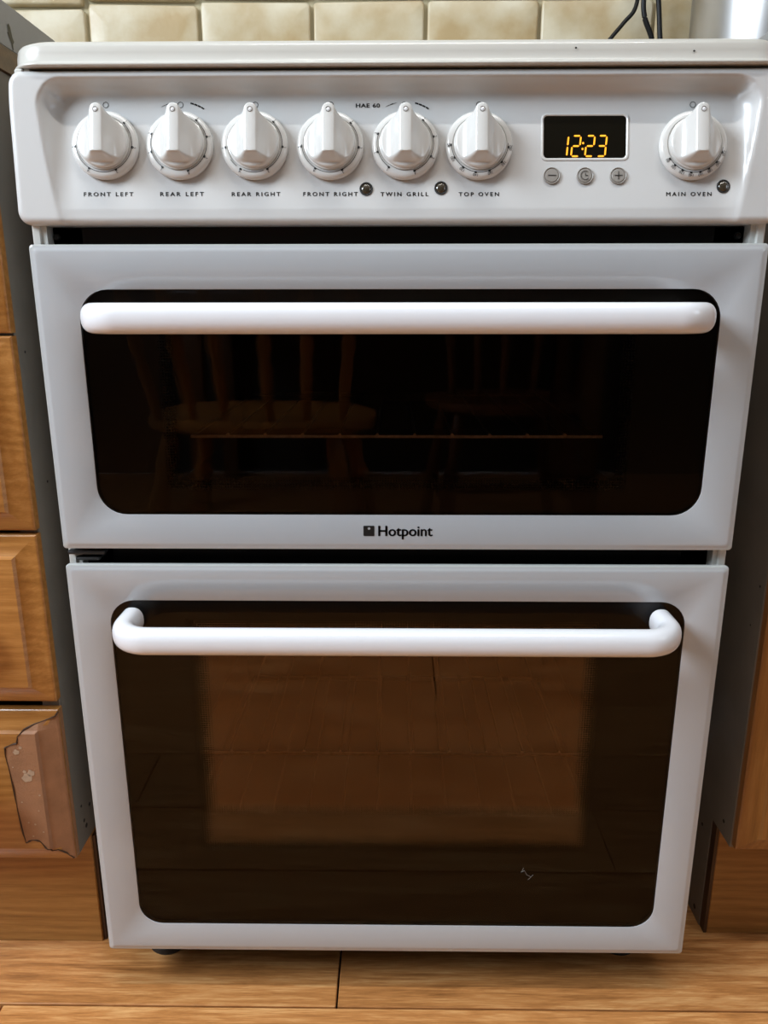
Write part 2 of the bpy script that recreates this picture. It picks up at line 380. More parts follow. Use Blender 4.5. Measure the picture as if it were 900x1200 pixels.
# control panel: a moulded sheet with a sunken face
bm = bmesh.new(); NX, NZ = 300, 84; x0, x1, z0, z1 = -0.3048, 0.3048, 0.7712, 0.8850; rc = 0.0105; er = 0.0055
grid = {}
for i in range(NX + 1):
    for j in range(NZ + 1):
        def warp(t, n): return 0.5 - 0.5 * cos(pi * t) if n else t
        u, v = i / NX, j / NZ
        x = x0 + (x1 - x0) * (0.8 * u + 0.2 * warp(u, 1)); z = z0 + (z1 - z0) * (0.8 * v + 0.2 * warp(v, 1))
        dx = min(x - x0, x1 - x); dz = min(z - z0, z1 - z)
        if dx < rc and dz < rc:   # pull corner points inside the rounded outline
            cx = x0 + rc if x < 0 else x1 - rc; cz = z0 + rc if z < 0.82 else z1 - rc
            px, pz = (x - cx), (z - cz); L = max(abs(px), abs(pz)); h = sqrt(px * px + pz * pz)
            if h > 1e-9: x, z = cx + px * L / h, cz + pz * L / h
            d = rc - sqrt((x - cx) ** 2 + (z - cz) ** 2)
        else: d = min(dx, dz)
        d = max(0, d)
        y = panel_y(x, z) + (er - sqrt(max(0, er * er - (er - d) ** 2)) if d < er else 0)
        # side outline bows a little
        xs = x * (1 - 0.008 * max(0, (z - 0.855) / 0.03) ** 2 * abs(x / 0.306) ** 8)
        grid[i, j] = bm.verts.new((xs, y, z))
for i in range(NX):
    for j in range(NZ): bm.faces.new((grid[i, j], grid[i + 1, j], grid[i + 1, j + 1], grid[i, j + 1]))
rim = [e for e in bm.edges if e.is_boundary]
ext = bmesh.ops.extrude_edge_only(bm, edges=rim)
for v in [g for g in ext['geom'] if isinstance(g, bmesh.types.BMVert)]: v.co.y = 0.032
obj('control_panel', bm, M['enamel'], cooker, angle=70)['label'] = 'glossy white control panel with a sunken face'

# lettering on the panel
def on_panel_text(txt, xa, xb, z, h, bold=0.012, spacing=1.0):
    cx = (xa + xb) / 2
    return text_mesh(txt, h, xb - xa, bold, lambda u, v: on_panel(cx + u, z + v), spacing)
for txt, xa, xb, z in (('FRONT LEFT', -0.2505, -0.2109, 0.7945), ('REAR LEFT', -0.1891, -0.1543, 0.7945), ('REAR RIGHT', -0.1318, -0.0931, 0.7943), ('FRONT RIGHT', -0.0747, -0.0313, 0.7942),
                       ('TWIN GRILL', -0.0130, 0.0249, 0.7940), ('TOP OVEN', 0.0492, 0.0810, 0.7938), ('MAIN OVEN', 0.2136, 0.2492, 0.7935)):
    link('caption', embolden(on_panel_text(txt, xa, xb, z, 0.0030, 0.0, 1.45), 0.00013), M['print'], cooker)
link('caption', embolden(on_panel_text('HAE 60', -0.0327, -0.0138, 0.8616, 0.0030, 0.0, 1.1), 0.00017), M['print'], cooker)
def arc_print(bm, place, r, a0, a1, w, n=None):
    """flat ring segment; angles clockwise from the top, place(u, v) -> point"""
    n = n or max(2, int(abs(a1 - a0) / 5)); prev = None
    for i in range(n + 1):
        a = radians(a0 + (a1 - a0) * i / n); ww = w if not isinstance(w, tuple) else w[0] + (w[1] - w[0]) * i / n
        p = [bm.verts.new(place(q * sin(a), q * cos(a))) for q in (r - ww / 2, r + ww / 2)]
        if prev: bm.faces.new((prev[0], prev[1], p[1], p[0]))
        prev = p
KX = [-0.2316, -0.1722, -0.1128, -0.0528, 0.0064, 0.0649, 0.2328]
OX = [-0.2322, -0.1725, -0.1128, -0.0528, 0.0058, 0.0649, 0.2335]
KZ = [0.8305, 0.8303, 0.8301, 0.8299, 0.8298, 0.8296, 0.8290]
for i, kx in enumerate(KX):
    bm = bmesh.new(); arc_print(bm, lambda u, v: on_panel(OX[i] + u, KZ[i] + 0.0323 + v), 0.00215, 0, 360, 0.00045, 24)
    obj('off_mark', bm, M['print'], cooker, smooth=False)
for i in (1, 4):
    bm = bmesh.new()
    for a0, a1, w in ((-27, -21, (0.0002, 0.0005)), (-20.5, -16, (0.0005, 0.0008)), (-15.5, -11, (0.0004, 0.0001)), (13, 17.5, 0.0012), (18.3, 22.5, 0.0012), (23.3, 27.5, 0.0012), (28.3, 32.5, 0.0012)):
        arc_print(bm, lambda u, v: on_panel(KX[i] + u, KZ[i] + v), 0.0345, a0, a1, w, 4)
    obj('zone_mark', bm, M['print'], cooker, smooth=False)

# indicator lamps
tilt = atan((0.0135 / 0.082) + 0.008 / 0.1127)
def face_matrix(x, z, flat=False):
    """local +Z leaves the panel, local +Y runs up it"""
    n = Vector((0, -cos(tilt), sin(tilt))); up = Vector((0, sin(tilt), cos(tilt)))
    m = Matrix((Vector((1, 0, 0)), up, n)).transposed().to_4x4(); m.translation = Vector((x, panel_y(x, z), z)); return m
for x, z in ((-0.0245, 0.7980), (0.0350, 0.7985), (0.2585, 0.7992)):
    mt = face_matrix(x, z)
    b = bmesh.new(); lathe(b, [(0.0053, -0.002), (0.0053, 0.0005), (0.0050, 0.0009), (0.0044, 0.0008), (0.0042, -0.001)], M4=mt, n=28)
    l = obj('indicator_light', b, M['rubber'], cooker)
    b = bmesh.new(); lathe(b, [(0.0043, -0.001), (0.0042, 0.0002), (0.0036, 0.0010), (0.0022, 0.0015), (0.0009, 0.0017), (0.00001, 0.0017)], M4=mt, n=28)
    obj('lens', b, M['lens'], l)

# clock display
dx0, dx1, dz0, dz1 = 0.1153, 0.1822, 0.8203, 0.8540
bm = bmesh.new(); rings = []
for ins, lift in ((-0.0012, -0.0002), (-0.0009, 0.0006), (0.0, 0.0008), (0.0008, 0.0002), (0.0010, -0.0010)):
    rings.append([on_panel(x, z, lift) for x, z in rrect(dx0 + ins, dx1 - ins, dz0 + ins, dz1 - ins, 0.0035 - ins * 0.5, 5)])
loft(bm, rings, False, False)
disp = obj('clock_display', bm, M['knob'], cooker); disp['label'] = 'clock display reading 12:23 in amber digits'
bm = bmesh.new(); bm.faces.new([bm.verts.new(on_panel(x, z, -0.0006 if False else 0.0001)) for x, z in rrect(dx0 + 0.0005, dx1 - 0.0005, dz0 + 0.0005, dz1 - 0.0005, 0.0032, 5)])
obj('display_glass', bm, M['displayglass'], disp, smooth=False)['label'] = 'black display glass'
def seg_digit(bm, cx, cz, w, h, segs):
    def P(u, v): return on_panel(cx + u + v * 0.10, cz + v, 0.0006)
    t = 0.0013; hw, hh = w / 2, h / 2; g = 0.0005
    H = {'a': hh, 'g': 0, 'd': -hh}; V = {'f': (-hw, 1), 'b': (hw, 1), 'e': (-hw, -1), 'c': (hw, -1)}
    for s in segs:
        if s in H:
            z = H[s]; pts = [(-hw + g, z), (-hw + g + t / 2, z + t / 2), (hw - g - t / 2, z + t / 2), (hw - g, z), (hw - g - t / 2, z - t / 2), (-hw + g + t / 2, z - t / 2)]
        else:
            x, k = V[s]; a, b = (g, hh - g) if k > 0 else (-hh + g, -g)
            pts = [(x, a), (x + t / 2, a + t / 2), (x + t / 2, b - t / 2), (x, b), (x - t / 2, b - t / 2), (x - t / 2, a + t / 2)]
        bm.faces.new([bm.verts.new(P(*p)) for p in pts])
dh = 0.0155; zc = 0.8302
SEG = {'1': 'bc', '2': 'abged', '3': 'abgcd'}
for ch, cx in (('1', 0.1354 - 0.0036), ('2', 0.1417), ('2', 0.1527), ('3', 0.1622)):
    bm = bmesh.new(); seg_digit(bm, cx, zc, 0.0062 if ch != '1' else 0.0066, dh, SEG[ch]); obj('digit', bm, M['digit'], disp, smooth=False)
bm = bmesh.new()
for dz in (-0.0022, 0.0022):
    bm.faces.new([bm.verts.new(on_panel(0.1471 + 0.0008 * cos(a * pi / 5) + dz * 0.1, zc + dz + 0.0009 * sin(a * pi / 5), 0.0006)) for a in range(10)])
obj('colon', bm, M['digit'], disp, smooth=False)

# the three round buttons
for k, (x, z) in enumerate(((0.1227, 0.8074), (0.1490, 0.8073), (0.1752, 0.8072))):
    mt = face_matrix(x, z)
    b = bmesh.new(); lathe(b, [(0.0066, -0.001), (0.0066, 0.0012), (0.0062, 0.0017), (0.0058, 0.0014), (0.0055, 0.0009), (0.0052, 0.0012), (0.0048, 0.0016), (0.00001, 0.0018)], M4=mt, n=36)
    bt = obj('button', b, M['button'], cooker); bt['label'] = ('button marked with a minus', 'button marked with a clock', 'button marked with a plus')[k]
    b = bmesh.new(); P = lambda u, v: mt @ Vector((u, v, 0.0021))
    if k == 1:
        arc_print(b, P, 0.0034, 130, 400, 0.0005, 20)
        for ax, az, bx, bz in ((0, 0, 0, 0.0021), (0, 0, 0.0022, -0.0002)):
            d = Vector((bx - ax, bz - az)).normalized() * 0.00025
            b.faces.new([b.verts.new(P(*q)) for q in ((ax - d.y, az + d.x), (bx - d.y, bz + d.x), (bx + d.y, bz - d.x), (ax + d.y, az - d.x))])
    else:
        b.faces.new([b.verts.new(P(*q)) for q in ((-0.0032, -0.0003), (0.0032, -0.0003), (0.0032, 0.0003), (-0.0032, 0.0003))])
        if k == 2: b.faces.new([b.verts.new(mt @ Vector((q[0], q[1], 0.00215))) for q in ((-0.0003, -0.0032), (0.0003, -0.0032), (0.0003, 0.0032), (-0.0003, 0.0032))])
    obj('symbol', b, M['print'], bt, smooth=False)

# knobs --------------------------------------------------------------
def bm_mesh(bm, name, mat, angle=35):
    me = finish(bm, name, True, angle); me.materials.append(mat); return me
b = bmesh.new(); lathe(b, [(0.0240, 0.0), (0.0262, 0.0008), (0.0266, 0.0022), (0.0264, 0.0046), (0.0256, 0.0060), (0.0240, 0.0068), (0.0218, 0.0072), (0.0214, 0.0072), (0.0212, 0.0064), (0.0205, 0.0064), (0.00001, 0.0064)], n=80)
skirt_me = bm_mesh(b, 'knob', M['knob'])
def outline(th, rb=0.0196, rt=0.0056, ct=0.0184):
    """radius of the tear-drop outline (disc with a rounded pointer) in direction th, from +Y clockwise"""
    a = abs(th); best = rb
    # circle of the pointer tip
    s = ct * cos(a); disc = rt * rt - (ct * sin(a)) ** 2
    if disc >= 0 and s > 0: best = max(best, s + sqrt(disc))
    # tangent line joining both circles, slightly hollowed
    ca = (rb - rt) / ct; al = math.acos(ca); den = cos(a - al)
    if a < al + 1e-6 and den > 1e-6:
        t = rb / den
        px, py = t * sin(a), t * cos(a)
        t0 = rb * cos(al); t1 = ct + rt * cos(al)
        if t0 <= py <= t1:
            f = (py - t0) / (t1 - t0); t -= 0.0014 * sin(pi * f) 
            best = max(best, t)
    return best
def cap_h(x, y, edge):
    base = 0.0112 + 0.0016 * (1 - (x * x + y * y) / 0.0004)
    base = max(base, 0.0095)
    ax = abs(x); half = 0.0042
    r = 1.0 if ax < half else exp(-((ax - half) / 0.0050) ** 1.5)
    ridge_top = 0.0245 - 0.0006 * (ax / half) ** 2 if ax < half else 0.0239
    low = 1 - sstep(0.0125, 0.0165, -y)          # the ridge is cut off towards the bottom
    return base + (ridge_top - base) * r * low
b = bmesh.new(); NT, NR = 144, 30
ctr = b.verts.new((0, 0, cap_h(0, 0, 0))); prev = None; allr = []
for k in range(1, NR + 1):
    f = (k / NR) ** 0.85; ring = []
    for i in range(NT):
        th = 2 * pi * i / NT; th = th if th <= pi else th - 2 * pi
        R0 = outline(th) * f; x, y = R0 * sin(th), R0 * cos(th)
        d = outline(th) * (1 - f); h = cap_h(x, y, 0)
        e = 0.0014
        if d < e: h -= e - sqrt(max(0, e * e - (e - d) ** 2))
        ring.append(b.verts.new((x, y, h)))
    allr.append(ring)
for i in range(NT): b.faces.new((ctr, allr[0][i], allr[0][(i + 1) % NT]))
for A, B in zip(allr, allr[1:]):
    for i in range(NT): b.faces.new((A[i], B[i], B[(i + 1) % NT], A[(i + 1) % NT]))
low = [b.verts.new((v.co.x * 1.0, v.co.y * 1.0, 0.0088)) for v in allr[-1]]
for i in range(NT): b.faces.new((allr[-1][i], low[i], low[(i + 1) % NT], allr[-1][(i + 1) % NT]))
low2 = [b.verts.new((0.0205 * sin(2 * pi * i / NT), 0.0205 * cos(2 * pi * i / NT), 0.0084)) for i in range(NT)]
for i in range(NT): b.faces.new((low[i], low2[i], low2[(i + 1) % NT], low[(i + 1) % NT]))
low3 = [b.verts.new((0.0205 * sin(2 * pi * i / NT), 0.0205 * cos(2 * pi * i / NT), 0.0050)) for i in range(NT)]
for i in range(NT): b.faces.new((low2[i], low3[i], low3[(i + 1) % NT], low2[(i + 1) % NT]))
grip_me = bm_mesh(b, 'grip', M['knob'], 50)
b = bmesh.new(); mt = Matrix.Translation((0, 0.0184, 0.0241))
lathe(b, [(0.0021, -0.001), (0.0021, 0.0006), (0.0018, 0.0008), (0.0015, 0.0005), (0.0014, -0.0003)], M4=mt, n=20)
ring_me = bm_mesh(b, 'pointer_ring', M['button'])
b = bmesh.new(); lathe(b, [(0.0014, -0.001), (0.0013, 0.0004), (0.0008, 0.0007), (0.00001, 0.0008)], M4=mt, n=16)
dot_me = bm_mesh(b, 'pointer_dot', M['handle'])
names = ['front left', 'rear left', 'rear right', 'front right', 'twin grill', 'top oven', 'main oven']
hob = dict(arcs=[(44, 268)], ticks=[(46, '1'), (98, '2'), (155, '3'), (211, '4'), (264, '5')])
dual = dict(arcs=[(40, 161), (215, 288)], ticks=[(38, '1'), (77, '2'), (117, '3'), (161, '4'), (215, '1'), (253, '2'), (289, '3')])
DIAL = [hob, dual, dict(arcs=[(43, 152), (160, 202), (218, 236)], ticks=[(43, '1'), (97, '2'), (152, '3'), (208, '4'), (262, '5')]), hob,
        dual, dict(arcs=[(90, 268)], ticks=[(267, '80'), (241, '100'), (215, '120'), (188, '140'), (160, '160'), (130, '180'), (98, '200')]),
        dict(arcs=[(98, 238)], ticks=[(238, '80'), (222, '100'), (204, '120'), (186, '140'), (168, '160'), (150, '180'), (130, '200'), (108, '220')])]
for i in range(7):
    mt = face_matrix(KX[i], KZ[i])
    k = bpy.data.objects.new('knob', skirt_me); COL.objects.link(k); k.parent = cooker
    k.matrix_local = Matrix.Translation(-Vector(cooker['_w'])) @ mt
    for nm, me in (('grip', grip_me), ('pointer_ring', ring_me), ('pointer_dot', dot_me)):
        o = bpy.data.objects.new(nm, me); COL.objects.link(o); o.parent = k
    b = bmesh.new(); sk = lambda u, v: Vector((u, v, 0.00745 - max(0, sqrt(u * u + v * v) - 0.0218) * 0.19))
    for a0, a1 in DIAL[i]['arcs']: arc_print(b, sk, 0.02225, a0, a1, 0.00042)
    ms = []
    for a, s in DIAL[i]['ticks']:
        arc_print(b, sk, 0.0226, a - 2.4, a + 2.4, 0.0014, 2)
        ar = radians(a)
        def pl(u, v, ar=ar):
            rr = 0.0245 + v; aa = ar - u / 0.0245        # reads with its top outwards
            return sk(rr * sin(ar) + u * cos(ar), rr * cos(ar) - u * sin(ar))
        ms.append(text_mesh(s, 0.0021, None, 0.0, pl))
    m0 = bpy.data.meshes.new('t'); b.to_mesh(m0); b.free()
    me = merge([m0] + ms, 'dial_print'); me.materials.append(M['print'])
    o = bpy.data.objects.new('dial_print', me); COL.objects.link(o); o.parent = k

# oven doors ---------------------------------------------------------
def oven_door(z0, z1, wx0, wx1, wz0, wz1, wr, hz, label, cavity_mat):
    X = 0.2975; bm = bmesh.new(); rings = []
    def rr(x0, x1, a, b_, r, y): return [(x, y, z) for x, z in rrect(x0, x1, a, b_, r, 8)]
    for ins, y, r in ((0.0015, 0.0065, 0.002), (0.0002, 0.006, 0.0025), (0.0, 0.0050, 0.003), (0.0, 0.0012, 0.003), (0.0004, 0.0004, 0.003), (0.0014, 0.0, 0.003), (0.0032, 0.0, 0.003), (0.0036, -0.0003, 0.003), (0.006, -0.0004, 0.004)):
        rings.append(rr(-X + ins, X - ins, z0 + ins, z1 - ins, r, y))
    rings.append(rr(wx0 - 0.0005, wx1 + 0.0005, wz0 - 0.0005, wz1 + 0.0005, wr + 0.0005, -0.0004))
    rings.append(rr(wx0, wx1, wz0, wz1, wr, 0.0)); rings.append(rr(wx0, wx1, wz0, wz1, wr, 0.0065))
    loft(bm, rings, False, False)
    # flat back of the white sheet
    a = [bm.verts.new(p) for p in rings[0]]; c = [bm.verts.new(p) for p in rings[-1]]
    for i in range(len(a)):
        j = (i + 1) % len(a); bm.faces.new((a[i], a[j], c[j], c[i]))
    d = obj('oven_door', bm, M['doorglass'], cooker, angle=40); d['label'] = label
    d.data.materials.append(M['glassedge'])
    for p in d.data.polygons:
        c = p.center; e = min(X - abs(c.x), z1 - c.z, c.z - z0)
        if e < 0.0012 or 0.0024 < e < 0.0035: p.material_index = 1
    # smoked pane filling the opening
    bm = bmesh.new(); bm.faces.new([bm.verts.new((x, 0.0003, z)) for x, z in rrect(wx0, wx1, wz0, wz1, wr, 8)])
    obj('window_pane', bm, M['pane'], d, smooth=False)['label'] = 'dark smoked glass window'
    # side and rear shell of the door
    bm = bbox(-0.290, -0.268, 0.0068, 0.022, z0 + 0.006, z1 - 0.006, bev=0.001); box(bm, 0.268, 0.290, 0.0068, 0.022, z0 + 0.006, z1 - 0.006, bev=0.001)
    box(bm, -0.268, 0.268, 0.0068, 0.022, z1 - 0.016, z1 - 0.006); box(bm, -0.268, 0.268, 0.0068, 0.022, z0 + 0.006, z0 + 0.016)
    obj('door_shell', bm, M['black'], d)['label'] = 'black inner door shell'
    # handle: one bowed bar
    bm = bmesh.new(); pts = []; R_ = 0.027; xe = 0.2405; Y0 = -0.047
    pts.append((-xe, -0.0004, hz)); pts.append((-xe, -0.010, hz))
    for i in range(13):
        a = radians(90 * i / 12); pts.append((-xe + R_ - R_ * cos(a), Y0 + R_ - R_ * sin(a), hz))
    for i in range(1, 8): pts.append((-xe + R_ + (2 * xe - 2 * R_) * i / 8, Y0, hz))
    for i in range(13):
        a = radians(90 - 90 * i / 12); pts.append((xe - R_ + R_ * cos(a), Y0 + R_ - R_ * sin(a), hz))
    pts.append((xe, -0.010, hz)); pts.append((xe, -0.0004, hz))
    rings = []; P_ = [Vector(p) for p in pts]
    for i, p in enumerate(P_):
        dd = (P_[min(i + 1, len(P_) - 1)] - P_[max(i - 1, 0)]).normalized(); s = dd.cross(Vector((0, 0, 1))).normalized()
        ring = []
        for k in range(28):
            a = 2 * pi * k / 28; ca, sa = cos(a), sin(a)
            ring.append(p + s * 0.0100 * math.copysign(abs(ca) ** 0.85, ca) + Vector((0, 0, 1)) * 0.0118 * math.copysign(abs(sa) ** 0.85, sa))
        rings.append(ring)
    loft(bm, rings); obj('handle', bm, M['handle'], d, angle=60)['label'] = 'thick white bow handle'
    return d
up = oven_door(0.4985, 0.7562, -0.2615, 0.2650, 0.5305, 0.7212, 0.0245, 0.6990, 'upper oven door with a wide dark window', None)
lo = oven_door(0.0600, 0.4835, -0.2615, 0.2632, 0.0932, 0.4495, 0.0235, 0.4308, 'taller lower oven door with a dark window', None)

# brand plate on the upper door
ln = lambda cx, cz: (lambda u, v: Vector((cx + u, -0.00065, cz + v)))
bm = bmesh.new()
n_ = 8; outer = rrect(-0.0287, -0.0190, 0.5113, 0.5208, 0.0008, n_)
hole = [(-0.0238 + 0.0012 * cos(2 * pi * (k + 0.5) / len(outer)), 0.5183 + 0.0012 * sin(2 * pi * (k + 0.5) / len(outer))) for k in range(len(outer))]
a = [bm.verts.new((x, -0.00065, z)) for x, z in outer]; c = [bm.verts.new((x, -0.00065, z)) for x, z in hole]
for i in range(len(a)):
    j = (i + 1) % len(a); bm.faces.new((a[i], a[j], c[j], c[i]))
sq = bpy.data.meshes.new('sq'); bm.to_mesh(sq); bm.free()
# word: capital height spans .5117-.5205, x -.0154...0325
tm = embolden(text_mesh('Hotpoint', 0.0092, 0.0475, 0.0, ln(0.0084, 0.5161), 1.0), 0.00030)
link('logo', merge([sq, tm], 'logo'), M['print'], up)

# frit borders, inner panes
def frit(parent, X0, X1, Z0, Z1, hx0, hx1, hz0, hz1, y, dots):
    bm = bmesh.new()
    A = [(X0, Z0), (X1, Z0), (X1, Z1), (X0, Z1)]; B = [(hx0, hz0), (hx1, hz0), (hx1, hz1), (hx0, hz1)]
    a = [bm.verts.new((x, y, z)) for x, z in A]; c = [bm.verts.new((x, y, z)) for x, z in B]
    for i in range(4): bm.faces.new((a[i], a[(i + 1) % 4], c[(i + 1) % 4], c[i]))
    pit = 0.0024
    if dots:   # rows of printed dots fading inwards
        def dot(x, z, r): bm.faces.new([bm.verts.new((x + r * sx, y, z + r * sz)) for sx, sz in ((-1, -.4), (-.4, -1), (.4, -1), (1, -.4), (1, .4), (.4, 1), (-.4, 1), (-1, .4))])
        for lay in range(5):
            r = (0.00115, 0.0010, 0.00085, 0.0007, 0.0005)[lay]; o_ = (lay + 0.5) * pit
            z = hz0 + o_
            while z < hz1 - o_: dot(hx0 + o_, z, r); dot(hx1 - o_, z, r); z += pit
            x = hx0 + o_ + pit
            while x < hx1 - o_ - pit / 2: dot(x, hz0 + o_, r); dot(x, hz1 - o_, r); x += pit
    return obj('printed_border', bm, M['black'], parent, smooth=False)
frit(lo, -0.268, 0.268, 0.078, 0.466, -0.193, 0.193, 0.179, 0.430, 0.0042, True)['label'] = 'black printed border with fading dots'
frit(up, -0.268, 0.268, 0.512, 0.739, -0.200, 0.200, 0.552, 0.700, 0.0042, True)['label'] = 'black printed border with fading dots'
def pane(parent, x0, x1, z0, z1, y, t=0.003, m='innerpane'):
    return obj('inner_pane', bbox(x0, x1, y, y + t, z0, z1), M[m], parent, smooth=False)
pane(lo, -0.262, 0.262, 0.085, 0.46, 0.0065, 0.002, 'midpane'); pane(lo, -0.262, 0.262, 0.085, 0.46, 0.012); pane(up, -0.262, 0.262, 0.52, 0.73, 0.0155, 0.003, 'midpane')
frit(lo, -0.268, 0.268, 0.078, 0.466, -0.188, 0.188, 0.2165, 0.425, 0.0100, True)['label'] = 'second printed border behind the first'
# cavities
def cavity(x0, x1, z0, z1, y0, y1, mat):
    bm = bmesh.new(); v = [bm.verts.new(p) for p in ((x0, y0, z0), (x1, y0, z0), (x1, y0, z1), (x0, y0, z1), (x0, y1, z0), (x1, y1, z0), (x1, y1, z1), (x0, y1, z1))]
    for q in ((0, 1, 5, 4), (1, 2, 6, 5), (2, 3, 7, 6), (3, 0, 4, 7), (4, 5, 6, 7)): bm.faces.new([v[i] for i in q])
    return obj('oven_cavity', bm, mat, cooker, smooth=False)
cl = cavity(-0.23, 0.23, 0.135, 0.45, 0.031, 0.45, M['cavity']); cu = cavity(-0.22, 0.22, 0.535, 0.73, 0.031, 0.45, M['topcavity'])
def rack(parent, x0, x1, y0, y1, z, n, rear=0):
    bm = bmesh.new(); r = 0.0016
    fb = bmesh.new(); tube(fb, [(x0, y0, z), (x1, y0, z)], 0.0015, 8)
    for i in range(n):
        x = x0 + (x1 - x0) * (i + 1) / (n + 1); tube(fb, [(x, y0 - 0.0030, z + 0.0018), (x, y0 + 0.0015, z + 0.0018)], 0.0014, 8)
    obj('shelf_front_bar', fb, M['wire'], parent)
    tube(bm, [(x0, y1, z), (x1, y1, z)], r, 8)
    tube(bm, [(x0, y0, z), (x0, y1, z)], r, 8); tube(bm, [(x1, y0, z), (x1, y1, z)], r, 8)
    for i in range(n):
        x = x0 + (x1 - x0) * (i + 1) / (n + 1); tube(bm, [(x, y0 + 0.002, z + 0.0018), (x, y1, z + 0.0022)], 0.0012, 6)
    for i in range(rear): tube(bm, [(x0 * 0.8, y1 - 0.02 - 0.014 * i, z + 0.005), (x1 * 0.35, y1 - 0.02 - 0.014 * i, z + 0.005)], 0.0008, 6)
    return obj('wire_shelf', bm, M['chrome'], parent)
rack(cu, -0.192, 0.192, 0.060, 0.40, 0.590, 10, 7); rack(cl, -0.21, 0.21, 0.060, 0.40, 0.2545, 10); rack(cl, -0.21, 0.21, 0.060, 0.40, 0.168, 10)
for x, z in ((0.1357, 0.8975), (0.2255, 0.8950)):
    b = bmesh.new(); b.faces.new([b.verts.new((x + 0.0009 * cos(k * pi / 4), 0.0072 - (0.0005 if x < 0.2 else 0.0005), z + 0.0007 * sin(k * pi / 4))) for k in range(8)])
    obj('speck', b, M['hole'], cooker, smooth=False)
b = bmesh.new()
for pa in ([(0.1265, 0.1590), (0.1300, 0.1610), (0.1325, 0.1560), (0.1370, 0.1535)], [(0.1340, 0.1500), (0.1390, 0.1560)], [(0.1290, 0.1640), (0.1275, 0.1600)]):
    tube(b, [(x, -0.00005, z) for x, z in pa], 0.00016, 4)
obj('scratch', b, M['button'], lo, smooth=False)['label'] = 'thin pale scratch on the glass'
# feet
for x, y in ((-0.2590, 0.0735), (0.2560, 0.0780), (-0.26, 0.5), (0.26, 0.5)):
    b = bmesh.new(); lathe(b, [(0.021, 0.0), (0.0225, 0.002), (0.0225, 0.008), (0.019, 0.012), (0.012, 0.014), (0.012, 0.046)], org=(x, y, 0), n=28)
    obj('foot', b, M['rubber'], cooker)

# ------------------------------------------------------------------ fitted units
def front_depth(d):
    """height of a raised-and-fielded front above its back, d = distance from its edge"""
    T = 0.020
    if d < 0.003: return 0.0085 + (0.003 - (0.003 - d) ** 2 / 0.003) * 0.55
    if d < 0.0185: return 0.01015 + (d - 0.003) / 0.0155 * 0.0068
    if d < 0.0205: return 0.01695 + (d - 0.0185) / 0.002 * 0.00305
    return T
def raised_front(name, x0, x1, z0, z1, yback, mat, parent, arch=False):
    bm = bmesh.new(); rings = []
    def rr(d, y): return [(x, y, z) for x, z in ((x0 + d, z0 + d), (x1 - d, z0 + d), (x1 - d, z1 - d), (x0 + d, z1 - d))]
    rings.append(rr(0, yback)); rings.append(rr(0, yback - 0.0085))
    for d in (0.0008, 0.0018, 0.003, 0.0183, 0.0185, 0.0195, 0.0205, 0.0207): rings.append(rr(d, yback - front_depth(d)))
    loft(bm, rings); return obj(name, bm, mat, parent, angle=25)
def round_knob(name, x, z, y, mat, parent):
    b = bmesh.new(); m = Matrix.Translation((x, y, z)) @ Matrix.Rotation(pi / 2, 4, 'X')
    lathe(b, [(0.010, 0.0), (0.009, 0.010), (0.013, 0.014), (0.024, 0.017), (0.0300, 0.021), (0.0312, 0.024), (0.0300, 0.0272), (0.0275, 0.0285), (0.0262, 0.0279), (0.0245, 0.0284), (0.012, 0.0296), (0.00001, 0.0300)], M4=m, n=40)
    return obj(name, b, mat, parent)
def dark_holes(parent, x, nx, pts):
    for y, z, r in pts:
        b = bmesh.new(); m = Matrix.Translation((x, y, z)) @ Matrix.Rotation(nx * pi / 2, 4, 'Y')
        lathe(b, [(r, -0.001), (r, 0.0002), (r * 0.6, 0.0003), (0.00001, 0.0002)], M4=m, n=12); obj('screw_hole', b, M['hole'], parent)

LX = -0.335; CY = 0.036
lu = thing('drawer_unit', (-0.585, 0.30, 0), 'oak drawer unit left of the cooker, its lowest drawer peeling', 'drawer unit')
sp = obj('side_panel', bbox(LX - 0.018, LX, CY, 0.56, 0.145, 0.920, bev=0.0006, seg=1), M['melamine'], lu, smooth=False); sp['label'] = 'white melamine side panel beside the cooker, gap shade put into its colour'
dark_holes(sp, LX, 1, [(0.075, 0.18, 0.0022), (0.055, 0.192, 0.0016), (0.058, 0.172, 0.002), (0.062, 0.163, 0.0026), (0.052, 0.668, 0.0012), (0.066, 0.545, 0.0013)])
b = bbox(-0.853, LX - 0.018, CY + 0.002, 0.56, 0.145, 0.163); box(b, -0.853, -0.835, CY, 0.56, 0.163, 0.92); box(b, -0.835, LX - 0.018, 0.548, 0.56, 0.163, 0.92)
box(b, -0.835, LX - 0.018, CY, 0.06, 0.86, 0.898)
obj('carcass', b, M['melamine'], lu, smooth=False)
obj('top_rail', bbox(-0.853, LX + 0.002, 0.020, 0.30, 0.9, 0.9215, bev=0.001, seg=1), M['tablewood'], lu, smooth=False)['label'] = 'dark wooden rail under the worktop'
obj('plinth', bbox(-0.853, LX - 0.001, 0.071, 0.087, 0.0, 0.146, bev=0.0008, seg=1), M['plinth'], lu, smooth=False)
b = bmesh.new(); box(b, LX - 0.002, LX + 0.0025, 0.074, 0.089, 0.0, 0.140); obj('plinth_end', b, M['foiledge'], lu, smooth=False)
DZ = [(0.6855, 0.862), (0.5075, 0.6830), (0.3318, 0.5030), (0.1490, 0.3225)]
for i, (za, zb) in enumerate(DZ):
    dw = raised_front('drawer', -0.851, -0.3335, za, zb, CY, M['foil'], lu)
    for kx in (-0.4245, -0.76): round_knob('drawer_knob', kx, 0.232 if i == 3 else (za + zb) / 2, CY - 0.020, M['creamknob'], dw)
    if i == 3: dw['label'] = 'lowest drawer with foil torn off its right end'; low_drawer = dw
